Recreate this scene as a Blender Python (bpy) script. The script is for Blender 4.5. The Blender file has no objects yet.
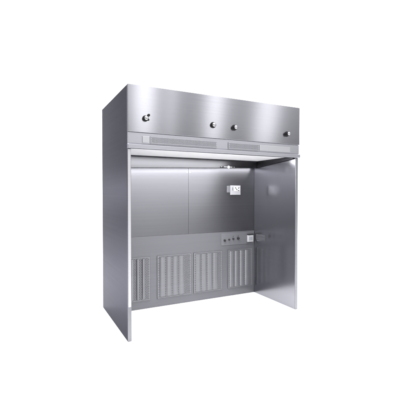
import bpy, bmesh, math, random
from mathutils import Vector, Matrix
random.seed(7)
S = bpy.context.scene
COL = S.collection
PI = math.pi

# ------------------------------------------------------------------ materials
def new_mat(name):
    m = bpy.data.materials.new(name); m.use_nodes = True
    nt = m.node_tree
    return m, nt, nt.nodes['Principled BSDF']

def steel(name, base, rough=0.24, aniso=0.7, tangent=(0, 0, 1), grain=(0.45, 0.45, 300), edge=(0.5, 0.5, 0.55),
          grain_amt=0.05, bump=0.012, metallic=1.0, wave=0.0):
    """brushed sheet steel: grain runs along one axis, slight roller waviness, faint handling smears"""
    m, nt, p = new_mat(name)
    N, L = nt.nodes, nt.links
    tc = N.new('ShaderNodeTexCoord')
    mp = N.new('ShaderNodeMapping'); mp.inputs['Scale'].default_value = grain
    L.new(tc.outputs['Object'], mp.inputs['Vector'])
    n1 = N.new('ShaderNodeTexNoise'); n1.inputs['Scale'].default_value = 1.0; n1.inputs['Detail'].default_value = 3
    L.new(mp.outputs[0], n1.inputs['Vector'])
    mp2 = N.new('ShaderNodeMapping'); mp2.inputs['Scale'].default_value = tuple(0.3 * g if g > 5 else g * 1.4 for g in grain)
    L.new(tc.outputs['Object'], mp2.inputs['Vector'])
    n2 = N.new('ShaderNodeTexNoise'); n2.inputs['Scale'].default_value = 1.0; n2.inputs['Detail'].default_value = 2
    L.new(mp2.outputs[0], n2.inputs['Vector'])
    ns = N.new('ShaderNodeTexNoise'); ns.inputs['Scale'].default_value = 1.7; ns.inputs['Detail'].default_value = 1
    L.new(tc.outputs['Object'], ns.inputs['Vector'])
    add = N.new('ShaderNodeMath'); add.operation = 'ADD'
    L.new(n1.outputs['Fac'], add.inputs[0]); L.new(n2.outputs['Fac'], add.inputs[1])
    mr = N.new('ShaderNodeMapRange'); mr.inputs['From Min'].default_value = 0.65; mr.inputs['From Max'].default_value = 1.35
    mr.inputs['To Min'].default_value = 1 - grain_amt; mr.inputs['To Max'].default_value = 1 + grain_amt
    L.new(add.outputs[0], mr.inputs['Value'])
    vm = N.new('ShaderNodeVectorMath'); vm.operation = 'SCALE'; vm.inputs[0].default_value = base
    L.new(mr.outputs[0], vm.inputs['Scale'])
    L.new(vm.outputs[0], p.inputs['Base Color'])
    mr2 = N.new('ShaderNodeMapRange'); mr2.inputs['From Min'].default_value = 0.0; mr2.inputs['From Max'].default_value = 1.0; mr2.clamp = False
    mr2.inputs['To Min'].default_value = rough * 0.92; mr2.inputs['To Max'].default_value = rough * 1.08
    L.new(ns.outputs['Fac'], mr2.inputs['Value']); L.new(mr2.outputs[0], p.inputs['Roughness'])
    p.inputs['Metallic'].default_value = metallic
    p.inputs['Specular Tint'].default_value = (*edge, 1)
    p.inputs['Anisotropic'].default_value = aniso
    tv = N.new('ShaderNodeCombineXYZ')
    for k in range(3): tv.inputs[k].default_value = tangent[k]
    L.new(tv.outputs[0], p.inputs['Tangent'])
    b = N.new('ShaderNodeBump'); b.inputs['Strength'].default_value = bump; b.inputs['Distance'].default_value = 0.002
    L.new(n1.outputs['Fac'], b.inputs['Height'])
    if wave:
        b2 = N.new('ShaderNodeBump'); b2.inputs['Strength'].default_value = wave; b2.inputs['Distance'].default_value = 0.03
        nw = N.new('ShaderNodeTexNoise'); nw.inputs['Scale'].default_value = 1.6; nw.inputs['Detail'].default_value = 0
        L.new(tc.outputs['Object'], nw.inputs['Vector']); L.new(nw.outputs['Fac'], b2.inputs['Height'])
        L.new(b2.outputs[0], b.inputs['Normal'])
    L.new(b.outputs[0], p.inputs['Normal'])
    return m

def plain(name, col, rough=0.5, metallic=0.0, var=0.05, scale=30):
    m, nt, p = new_mat(name)
    N, L = nt.nodes, nt.links
    tc = N.new('ShaderNodeTexCoord')
    n = N.new('ShaderNodeTexNoise'); n.inputs['Scale'].default_value = scale; n.inputs['Detail'].default_value = 3
    L.new(tc.outputs['Object'], n.inputs['Vector'])
    mr = N.new('ShaderNodeMapRange'); mr.inputs['To Min'].default_value = 1 - var; mr.inputs['To Max'].default_value = 1 + var
    L.new(n.outputs['Fac'], mr.inputs['Value'])
    vm = N.new('ShaderNodeVectorMath'); vm.operation = 'SCALE'; vm.inputs[0].default_value = col
    L.new(mr.outputs[0], vm.inputs['Scale']); L.new(vm.outputs[0], p.inputs['Base Color'])
    p.inputs['Roughness'].default_value = rough; p.inputs['Metallic'].default_value = metallic
    return m

M = {}
M['header'] = steel('brushed_steel_header', (.375, .375, .405), rough=.205, aniso=.75, wave=.03, grain_amt=.03)
M['band'] = steel('brushed_steel_band', (.50, .50, .54), rough=.36, aniso=.5)
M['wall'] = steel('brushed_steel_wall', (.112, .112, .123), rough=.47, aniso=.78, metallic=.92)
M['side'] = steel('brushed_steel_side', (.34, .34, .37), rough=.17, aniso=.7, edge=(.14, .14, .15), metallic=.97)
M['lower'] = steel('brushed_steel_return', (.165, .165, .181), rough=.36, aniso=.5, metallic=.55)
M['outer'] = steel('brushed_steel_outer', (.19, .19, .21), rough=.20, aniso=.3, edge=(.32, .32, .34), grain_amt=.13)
M['flange'] = steel('edge_reflection_steel', (.66, .66, .69), rough=.5, aniso=.2)  # lighter edge tone, the post's bright reflection put into the colour
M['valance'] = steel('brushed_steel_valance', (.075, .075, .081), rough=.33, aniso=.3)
M['grille'] = steel('perforated_steel', (.50, .50, .54), rough=.36, aniso=.3, grain=(200, 200, .9))
M['pleat'] = steel('pleated_steel', (.215, .215, .232), rough=.38, aniso=.3, metallic=.55)
M['perf'] = steel('perforated_wall_sheet', (.215, .215, .233), rough=.36, aniso=.3, metallic=.55)
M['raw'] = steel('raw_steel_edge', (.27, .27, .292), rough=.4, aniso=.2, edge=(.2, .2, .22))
M['bright_raw'] = steel('light_steel_edge', (.34, .34, .37), rough=.45, aniso=.2, edge=(.25, .25, .27))
M['control'] = steel('control_plate_steel', (.20, .20, .218), rough=.36, aniso=.5, metallic=.55)
M['bright'] = steel('bright_steel_plate', (.60, .60, .635), rough=.42, aniso=.3)
M['chrome'] = plain('polished_steel', (.82, .82, .85), .12, 1.0, .02)
M['black'] = plain('black_plastic', (.008, .008, .009), .55)
M['recess'] = plain('grey_recess', (.20, .20, .215), .8)
M['hole'] = plain('dark_cavity', (.06, .06, .067), .8)
M['gasket'] = plain('dark_rubber_gasket', (.028, .028, .034), .6)
M['white'] = plain('off_white_plastic', (.40, .40, .42), .45)
M['screen'] = plain('pale_display_glass', (.26, .27, .29), .2)
M['grey'] = plain('grey_plastic', (.24, .24, .258), .5)
M['darkvent'] = plain('dark_grey_metal', (.11, .11, .125), .45, .5)
M['diffuser'] = plain('white_diffuser_mesh', (.92, .92, .925), .55, 0, .03, 80)
M['floor'] = plain('white_studio_floor', (.88, .88, .88), .9, 0, .01, 3)

# ------------------------------------------------------------------ mesh helpers
def link(name, bm, mat, parent=None, bevel=0.0, smooth=False):
    me = bpy.data.meshes.new(name)
    bmesh.ops.recalc_face_normals(bm, faces=bm.faces)
    bm.to_mesh(me); bm.free()
    if smooth:
        for f in me.polygons: f.use_smooth = True
    o = bpy.data.objects.new(name, me); COL.objects.link(o)
    me.materials.append(M[mat])
    if parent: o.parent = parent
    if bevel:
        b = o.modifiers.new('edge', 'BEVEL'); b.width = bevel; b.segments = 2; b.limit_method = 'ANGLE'; b.angle_limit = .6
    return o

def add_box(bm, x0, x1, y0, y1, z0, z1):
    vs = [bm.verts.new((x, y, z)) for x in (x0, x1) for y in (y0, y1) for z in (z0, z1)]
    for q in ((0, 1, 3, 2), (4, 6, 7, 5), (0, 4, 5, 1), (2, 3, 7, 6), (0, 2, 6, 4), (1, 5, 7, 3)):
        bm.faces.new([vs[i] for i in q])

def box(name, mat, parent, x0, x1, y0, y1, z0, z1, bevel=.0015):
    bm = bmesh.new(); add_box(bm, x0, x1, y0, y1, z0, z1)
    return link(name, bm, mat, parent, bevel)

def add_prism(bm, poly, axis, a, b):
    """extrude a 2-D polygon along an axis; poly is (u,v) in the two other axes in order"""
    def P(u, v, w):
        c = [u, v]; c.insert(axis, w); return c
    lo = [bm.verts.new(P(u, v, a)) for u, v in poly]; hi = [bm.verts.new(P(u, v, b)) for u, v in poly]
    bm.faces.new(lo); bm.faces.new(hi)
    n = len(poly)
    for i in range(n): bm.faces.new((lo[i], lo[(i + 1) % n], hi[(i + 1) % n], hi[i]))

def add_lathe_y(bm, cx, cz, prof, seg=32):
    """profile of (radius, y) turned about an axis along y through (cx, cz)"""
    rings = []
    for r, y in prof:
        if r < 1e-6: rings.append([bm.verts.new((cx, y, cz))])
        else: rings.append([bm.verts.new((cx + r * math.cos(2 * PI * k / seg), y, cz + r * math.sin(2 * PI * k / seg))) for k in range(seg)])
    for A, B in zip(rings, rings[1:]):
        for k in range(seg):
            k2 = (k + 1) % seg
            if len(A) == 1 and len(B) == 1: continue
            if len(A) == 1: bm.faces.new((A[0], B[k], B[k2]))
            elif len(B) == 1: bm.faces.new((A[k], A[k2], B[0]))
            else: bm.faces.new((A[k], A[k2], B[k2], B[k]))

def perforated(bm, x0, x1, z0, z1, y, pitch, r, border=.008, n=8):
    """a sheet in the plane y with staggered round holes punched right through it"""
    ix0, ix1, iz0, iz1 = x0 + border, x1 - border, z0 + border, z1 - border
    nx = max(2, int((ix1 - ix0) / pitch)); nz = max(1, int(round((iz1 - iz0) / (pitch * .87))))
    px, pz = (ix1 - ix0) / nx, (iz1 - iz0) / nz
    def quad(a, b, c, d):
        if b - a > 1e-6 and d - c > 1e-6:
            bm.faces.new([bm.verts.new((u, y, w)) for u, w in ((a, c), (b, c), (b, d), (a, d))])
    quad(x0, x1, z0, iz0); quad(x0, x1, iz1, z1); quad(x0, ix0, iz0, iz1); quad(ix1, x1, iz0, iz1)
    for j in range(nz):
        a = iz0 + j * pz; off = px / 2 if j % 2 else 0; cnt = nx - 1 if j % 2 else nx
        if off:
            quad(ix0, ix0 + off, a, a + pz); quad(ix1 - off, ix1, a, a + pz)
        for i in range(cnt):
            l = ix0 + off + i * px; cx, cz = l + px / 2, a + pz / 2
            inner, outer, back = [], [], []
            for k in range(n):
                t = 2 * PI * (k + .5) / n; c, s = math.cos(t), math.sin(t)
                q = max(abs(c) , abs(s))
                outer.append(bm.verts.new((cx + c / q * px / 2, y, cz + s / q * pz / 2)))
                inner.append(bm.verts.new((cx + c * r, y, cz + s * r)))
                back.append(bm.verts.new((cx + c * r, y + .0025, cz + s * r)))
            corner = {}
            for k in range(n):
                k2 = (k + 1) % n
                bm.faces.new((outer[k], outer[k2], inner[k2], inner[k]))
                bm.faces.new((inner[k], inner[k2], back[k2], back[k]))
                # fill the corner triangle when the two outer points sit on different sides
                t0, t1 = 2 * PI * (k + .5) / n, 2 * PI * (k + 1.5) / n
                side = lambda t: 0 if abs(math.cos(t)) >= abs(math.sin(t)) else 1
                if side(t0) != side(t1):
                    tm = (t0 + t1) / 2
                    v = bm.verts.new((cx + math.copysign(px / 2, math.cos(tm)), y, cz + math.copysign(pz / 2, math.sin(tm))))
                    bm.faces.new((outer[k], v, outer[k2]))

# ------------------------------------------------------------------ sizes (metres)
W0, W1 = -.012, 2.056        # outer faces of the two side panels
TL, TR = .023, 2.020         # their inner faces
H, D, DB = 2.40, 1.12, .833  # height, depth, depth of the inner back wall
ZC = 1.826                   # ceiling of the work bay

booth = bpy.data.objects.new('dispensing_booth', None); COL.objects.link(booth)
booth['label'] = 'tall brushed stainless steel downflow booth with open front standing on white floor'
booth['category'] = 'booth'

# side panels: outer skin plus inner skin are one folded sheet each, turned edge in front
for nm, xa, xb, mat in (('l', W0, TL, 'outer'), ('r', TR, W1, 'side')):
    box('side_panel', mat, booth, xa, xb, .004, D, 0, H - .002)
    # turned front edge
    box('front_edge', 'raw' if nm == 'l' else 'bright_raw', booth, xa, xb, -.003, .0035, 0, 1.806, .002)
    if nm == 'l':                # added strip painting the edge's bright reflection, ending short of the floor
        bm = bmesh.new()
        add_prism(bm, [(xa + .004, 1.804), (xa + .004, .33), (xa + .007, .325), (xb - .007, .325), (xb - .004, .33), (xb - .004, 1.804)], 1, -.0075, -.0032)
        link('edge_reflection', bm, 'flange', booth, .0015)  # 'flange' is the painted reflection tone, not a separate part
    # short rear return
# upper casing
box('top_casing', 'outer', booth, TL, TR, .006, D, ZC + .032, H - .004)
box('rear_casing', 'outer', booth, TL, TR, DB + .012, D - .002, 0, ZC + .03)

# header: main sheet, grille band, drip lip
box('header_panel', 'header', booth, W0, W1, -.026, .003, 1.962, H, .003)
box('header_band', 'band', booth, W0 + .001, W1 - .001, -.017, .003, 1.8565, 1.960, .002)
bm = bmesh.new()
add_prism(bm, [(-.034, 1.812), (.0035, 1.808), (.0035, 1.855), (-.020, 1.8555), (-.034, 1.846)], 0, W0, W1 + .006)
link('header_lip', bm, 'band', booth, .002)

# perforated strips in the band
for x0, x1 in ((.205, .935), (1.072, 1.47)):
    bk = box('header_grille', 'recess', booth, x0 + .001, x1 - .001, -.0195, -.0175, 1.867, 1.931, 0)
    bm = bmesh.new(); perforated(bm, x0, x1, 1.865, 1.933, -.0225, .0125, .0041)
    link('perforated_sheet', bm, 'grille', bk)
for x0, x1 in ((.128, .200), (1.476, 1.918)):
    box('blanking_plate', 'bright', booth, x0, x1, -.0225, -.0172, 1.868, 1.930, .002)

# knobs: black barrel, flange ring and polished end cap
def knob(x, z, r, ln, cap):
    bm = bmesh.new()
    y = -.026
    add_lathe_y(bm, x, z, [(r * 1.25, y + .001), (r * 1.25, y - .004), (r * .98, y - .006), (r * .98, y - ln), (r * .8, y - ln - .002), (0, y - ln - .002)])
    k = link('knob', bm, 'black', booth, 0, False)
    bm = bmesh.new()
    yy = y - ln - .0025
    add_lathe_y(bm, x, z, [(r * .80, yy + .004), (r * .80, yy - .003), (r * .68, yy - .006), (r * .4, yy - .009), (0, yy - .0095)])
    link('knob_cap', bm, cap, k, 0, True)
    return k
knob(.155, 2.094, .023, .030, 'chrome')
knob(.883, 2.096, .025, .024, 'chrome')
knob(1.142, 2.091, .025, .034, 'bright')
knob(1.860, 2.077, .025, .038, 'bright')
bm = bmesh.new(); add_lathe_y(bm, .188, 2.128, [(.012, -.0255), (.012, -.036), (.009, -.038), (0, -.038)])
b = link('push_button', bm, 'black', booth)
bm = bmesh.new(); add_lathe_y(bm, .186, 2.085, [(.009, -.0255), (.009, -.030), (0, -.030)])
link('push_button', bm, 'black', booth)

# work-bay ceiling: three diffuser sheets in a dark gasket frame
for x0, x1 in ((TL + .012, .71), (.713, 1.37), (1.373, TR - .012)):
    box('ceiling_diffuser', 'diffuser', booth, x0, x1, .012, DB - .096, ZC + .004, ZC + .02, .001)
bm = bmesh.new()
add_box(bm, TL + .001, TR - .001, DB - .095, DB - .083, ZC - .008, ZC + .022)
add_box(bm, TL + .001, TL + .011, .012, DB - .0955, ZC - .008, ZC + .022)
add_box(bm, TR - .011, TR - .001, .012, DB - .0955, ZC - .008, ZC + .022)
link('ceiling_gasket', bm, 'gasket', booth)

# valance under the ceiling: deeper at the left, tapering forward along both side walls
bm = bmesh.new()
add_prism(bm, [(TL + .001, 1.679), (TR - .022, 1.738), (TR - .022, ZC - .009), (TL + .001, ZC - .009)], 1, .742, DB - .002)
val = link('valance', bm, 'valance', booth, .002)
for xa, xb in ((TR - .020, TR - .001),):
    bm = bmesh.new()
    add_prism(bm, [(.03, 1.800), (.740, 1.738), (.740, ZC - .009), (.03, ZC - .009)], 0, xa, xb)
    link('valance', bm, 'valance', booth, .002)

# small spray fixture hung under the valance
bm = bmesh.new()
fz = 1.724
add_box(bm, 1.425, 1.625, .722, .741, fz + .004, fz + .016)
n = link('nozzle_bar', bm, 'grey', booth, .002)
for x, r, mat in ((1.447, .011, 'black'), (1.530, .019, 'white'), (1.600, .012, 'black')):
    bm = bmesh.new(); add_lathe_y(bm, x, fz + .008, [(r, .723), (r, .714), (r * .6, .709), (0, .709)], 20)
    link('nozzle', bm, mat, n)

# inner back wall in two sheets with a hairline joint
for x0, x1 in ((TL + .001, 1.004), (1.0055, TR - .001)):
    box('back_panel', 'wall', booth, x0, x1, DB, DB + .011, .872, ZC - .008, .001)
for x, z in ((.985, 1.655), (1.03, 1.655)):
    bm = bmesh.new(); add_lathe_y(bm, x, z, [(.008, DB + .001), (.007, DB - .003), (0, DB - .004)], 16)
    link('screw', bm, 'grey', booth)

# socket plate on the back wall
sp = box('socket_plate', 'grey', booth, 1.624, 1.786, DB - .0125, DB + .001, 1.368, 1.496, .004)
bm = bmesh.new(); add_box(bm, 1.572, 1.621, DB - .006, DB + .001, 1.40, 1.49)
link('cover_plate', bm, 'control', booth, .002)
bm = bmesh.new(); add_box(bm, 1.680, 1.772, DB - .0165, DB - .0120, 1.415, 1.484)
sc = link('socket', bm, 'white', sp, .004)
box('slot', 'hole', sp, 1.652, 1.660, DB - .0165, DB - .0135, 1.43, 1.47, 0)
for cx, cz, a in ((1.704, 1.462, -.9), (1.722, 1.440, -.9), (1.750, 1.428, 0), (1.752, 1.462, .9)):
    c, sn = math.cos(a), math.sin(a)
    bm = bmesh.new()
    add_prism(bm, [(cx + u * c - w * sn, cz + u * sn + w * c) for u, w in ((-.011, -.0055), (.011, -.0055), (.011, .0055), (-.011, .0055))], 1, DB - .0175, DB - .0160)
    link('slot', bm, 'black', sp)

# lower return-air wall
box('return_panel', 'lower', booth, TL + .001, TR - .001, DB - .002, DB + .011, .0, .8705, .001)
YF = DB - .002
grilles = [(.105, .492, .165, .440), (.580, 1.040, .604, .945), (1.075, 1.500, 1.098, 1.440), (1.588, 1.985, 1.610, 1.938)]
for x0, x1, a, b_ in grilles:
    z0, z1 = .100, .628
    g = box('intake_grille', 'hole', booth, x0 + .004, x1 - .004, YF - .003, YF - .0005, z0 + .004, z1 - .004, 0)
    bm = bmesh.new(); perforated(bm, x0 + .005, x1 - .005, z0 + .005, z1 - .005, YF - .0065, .0172, .0056)
    link('perforated_sheet', bm, 'perf', g)
    bm = bmesh.new()
    t = .005
    add_box(bm, x0, x1, YF - .0085, YF - .0003, z1 - t, z1); add_box(bm, x0, x1, YF - .0085, YF - .0003, z0, z0 + t)
    add_box(bm, x0, x0 + t, YF - .0082, YF - .0003, z0 + t, z1 - t); add_box(bm, x1 - t, x1, YF - .0082, YF - .0003, z0 + t, z1 - t)
    link('frame', bm, 'lower', g, .0015)
    # folded vertical pleats over the middle of the sheet
    nP = 4; w = (b_ - a) / nP
    for k in range(nP):
        bm = bmesh.new()
        c = a + (k + .5) * w; hw = w * (.30 if x0 < .2 else .46)
        add_prism(bm, [(c - hw, YF - .0068), (c - hw * .5, YF - .019), (c + hw * .35, YF - .016), (c + hw, YF - .0068)], 2, z0 + .022, z1 - .022)
        link('pleat', bm, 'pleat', g, .002)

# control plate with push buttons and a small display
cp = box('control_plate', 'control', booth, 1.484, TR - .006, YF - .004, YF - .0004, .690, .852, .001)
for x, z, r in ((1.538, .757, .0125), (1.607, .765, .010), (1.672, .772, .011), (1.752, .774, .0155)):
    bm = bmesh.new(); add_lathe_y(bm, x, z, [(r * 1.3, YF - .0035), (r * 1.3, YF - .007), (r, YF - .008), (r, YF - .020), (r * .8, YF - .022), (0, YF - .022)], 20)
    link('button', bm, 'black', cp)
for x, z in ((1.672, .806), (1.752, .810)):
    bm = bmesh.new(); add_lathe_y(bm, x, z, [(.006, YF - .0035), (.006, YF - .006), (0, YF - .0065)], 12)
    link('indicator', bm, 'hole', cp)
ds = box('control_display', 'white', booth, 1.900, 1.992, YF - .024, YF - .0036, .716, .812, .004)
box('display_hood', 'black', ds, 1.898, 1.994, YF - .029, YF - .0036, .8125, .826, .002)
box('screen', 'screen', ds, 1.917, 1.976, YF - .0262, YF - .0235, .738, .788, .001)
box('display_shadow', 'darkvent', ds, 1.888, 1.975, YF - .016, YF - .0038, .701, .715, .002)  # added dark bar painting the display's shadow at its lower left

# louvred vent on the inside of the side wall
wv = box('wall_vent', 'darkvent', booth, TR - .006, TR + .001, .572, .782, .748, .826, .002)
for k in range(4):
    z = .757 + k * .0165
    bm = bmesh.new(); add_prism(bm, [(TR - .0055, z), (TR - .009, z + .002), (TR - .0055, z + .011)], 1, .584, .770)
    # prism axes: (x, z) extruded along y
    link('louvre', bm, 'darkvent', wv)

# ------------------------------------------------------------------ floor and seamless backdrop
yaw = -.470188
HC = Vector((1.0, .4, 0))
fw = Vector((-math.sin(yaw), math.cos(yaw), 0)); rt = Vector((math.cos(yaw), math.sin(yaw), 0))
def sheet(name, prof, u0, u1, mat):
    bm = bmesh.new(); rows = []
    for v, z in prof:
        rows.append([bm.verts.new(HC + rt * u + fw * v + Vector((0, 0, z))) for u in (u0, u1)])
    for A, B in zip(rows, rows[1:]): bm.faces.new((A[0], A[1], B[1], B[0]))
    o = link(name, bm, mat, None, 0, True); o['kind'] = 'structure'
    return o
U0, U1, VB = -12, 12, 8
sheet('floor', [(-5.5, 0), (VB - 2, 0)], U0, U1, 'floor')
sheet('backdrop', [(VB - 2 + 2 * math.sin(t * PI / 2 / 12), 2 - 2 * math.cos(t * PI / 2 / 12)) for t in range(13)] + [(VB, 9)], U0, U1, 'floor')

# ------------------------------------------------------------------ lamps
def area(name, loc, target, sx, sy, power, col=(1, 1, 1), spread=180):
    l = bpy.data.lights.new(name, 'AREA'); l.shape = 'RECTANGLE'; l.size = sx; l.size_y = sy; l.energy = power; l.color = col
    l.spread = math.radians(spread)
    o = bpy.data.objects.new(name, l); COL.objects.link(o); o.location = loc
    d = Vector(target) - Vector(loc)
    o.rotation_euler = d.to_track_quat('-Z', 'Y').to_euler()
    return o
area('overhead_fill', (1.0, -.5, 7.5), (1.0, -.499, 0), 11, 11, 850)  # added unseen lamp that whitens the floor
bl = HC + fw * 4.5 + rt * .8
area('backdrop_fill', (bl.x, bl.y, 7.5), tuple(HC + fw * 8 + Vector((0, 0, 2.2))), 11, 1.5, 1050)  # added unseen lamp that whitens the backdrop
area('side_floor_fill', (-.9, 2.0, 6.5), (-.8, 2.0, 0), 1.2, 1.2, 52, spread=60)  # added lamp, brightens the floor mirrored low in the left panel
k = HC + fw * 2.6 + rt * -.3
area('reflection_fill', (k.x, k.y, 1.35), tuple(HC + fw * 8 + rt * -8.8 + Vector((0, 0, 1.5))), .3, .3, 16, spread=13)  # added lamp behind the booth, gives the left panel a bright reflected band
# tall strip softboxes behind the photographer, seen as streaks in the header
for x, w, pw in ((2.3, .55, 17), (3.15, .14, 4), (4.65, .5, 15), (6.7, .75, 19)):
    area('strip_softbox', (x, -6.6, 4.3), (x - 1.6, 0, 2.2), w, 3.0, pw)
# the booth's own strip lamp behind the valance
area('bay_lamp', (.95, .33, ZC - .002), (.95, .3301, 0), 1.5, .30, 50)
def strip_lamp(a, b, down, width, power):
    """a thin lamp from point a to point b shining along 'down'"""
    a, b, z = Vector(a), Vector(b), -Vector(down).normalized()
    x = (b - a).normalized(); z = (z - x * z.dot(x)).normalized(); y = z.cross(x)
    o = area('bay_strip_lamp', (0, 0, 1), (0, 0, 0), (b - a).length, width, power)
    m = Matrix((x, y, z)).transposed().to_4x4(); m.translation = (a + b) / 2
    o.matrix_world = m
strip_lamp((TL + .03, .79, 1.677), (TR - .04, .79, 1.7345), (0, .30, -1), .05, 9)


w = bpy.data.worlds.new('World'); S.world = w; w.use_nodes = True
nt = w.node_tree; N, L = nt.nodes, nt.links
bg = N['Background']
tc = N.new('ShaderNodeTexCoord'); sep = N.new('ShaderNodeSeparateXYZ'); L.new(tc.outputs['Generated'], sep.inputs[0])
mr = N.new('ShaderNodeMapRange'); mr.inputs['From Min'].default_value = -1; mr.inputs['From Max'].default_value = 1
L.new(sep.outputs['Z'], mr.inputs['Value'])
cr = N.new('ShaderNodeValToRGB'); L.new(mr.outputs[0], cr.inputs[0])
e = cr.color_ramp.elements
e[0].position = 0; e[0].color = (.3, .3, .3, 1)
e[1].position = 1; e[1].color = (1, 1, 1, 1)
for p_, c in ((.46, .16), (.50, .03), (.535, .06), (.57, .55), (.60, .75), (.70, 1.0)):
    k = e.new(p_); k.color = (c, c, c * 1.03, 1)
L.new(cr.outputs[0], bg.inputs['Color']); bg.inputs['Strength'].default_value = 1.0

# ------------------------------------------------------------------ camera
cam = bpy.data.cameras.new('camera'); co = bpy.data.objects.new('camera', cam); COL.objects.link(co)
co.location = (-.894155, -3.226802, 1.394247)
co.rotation_euler = (PI / 2 - .019924, 0, yaw)
cam.sensor_width = 36; cam.lens = 36 * 352.43 / 400; cam.clip_end = 200
S.camera = co
S.render.engine = 'CYCLES'
S.cycles.max_bounces = 10; S.cycles.glossy_bounces = 8
vs = S.view_settings
vs.view_transform = 'Standard'; vs.look = 'None'; vs.gamma = 1; vs.use_curve_mapping = False; vs.exposure = 0
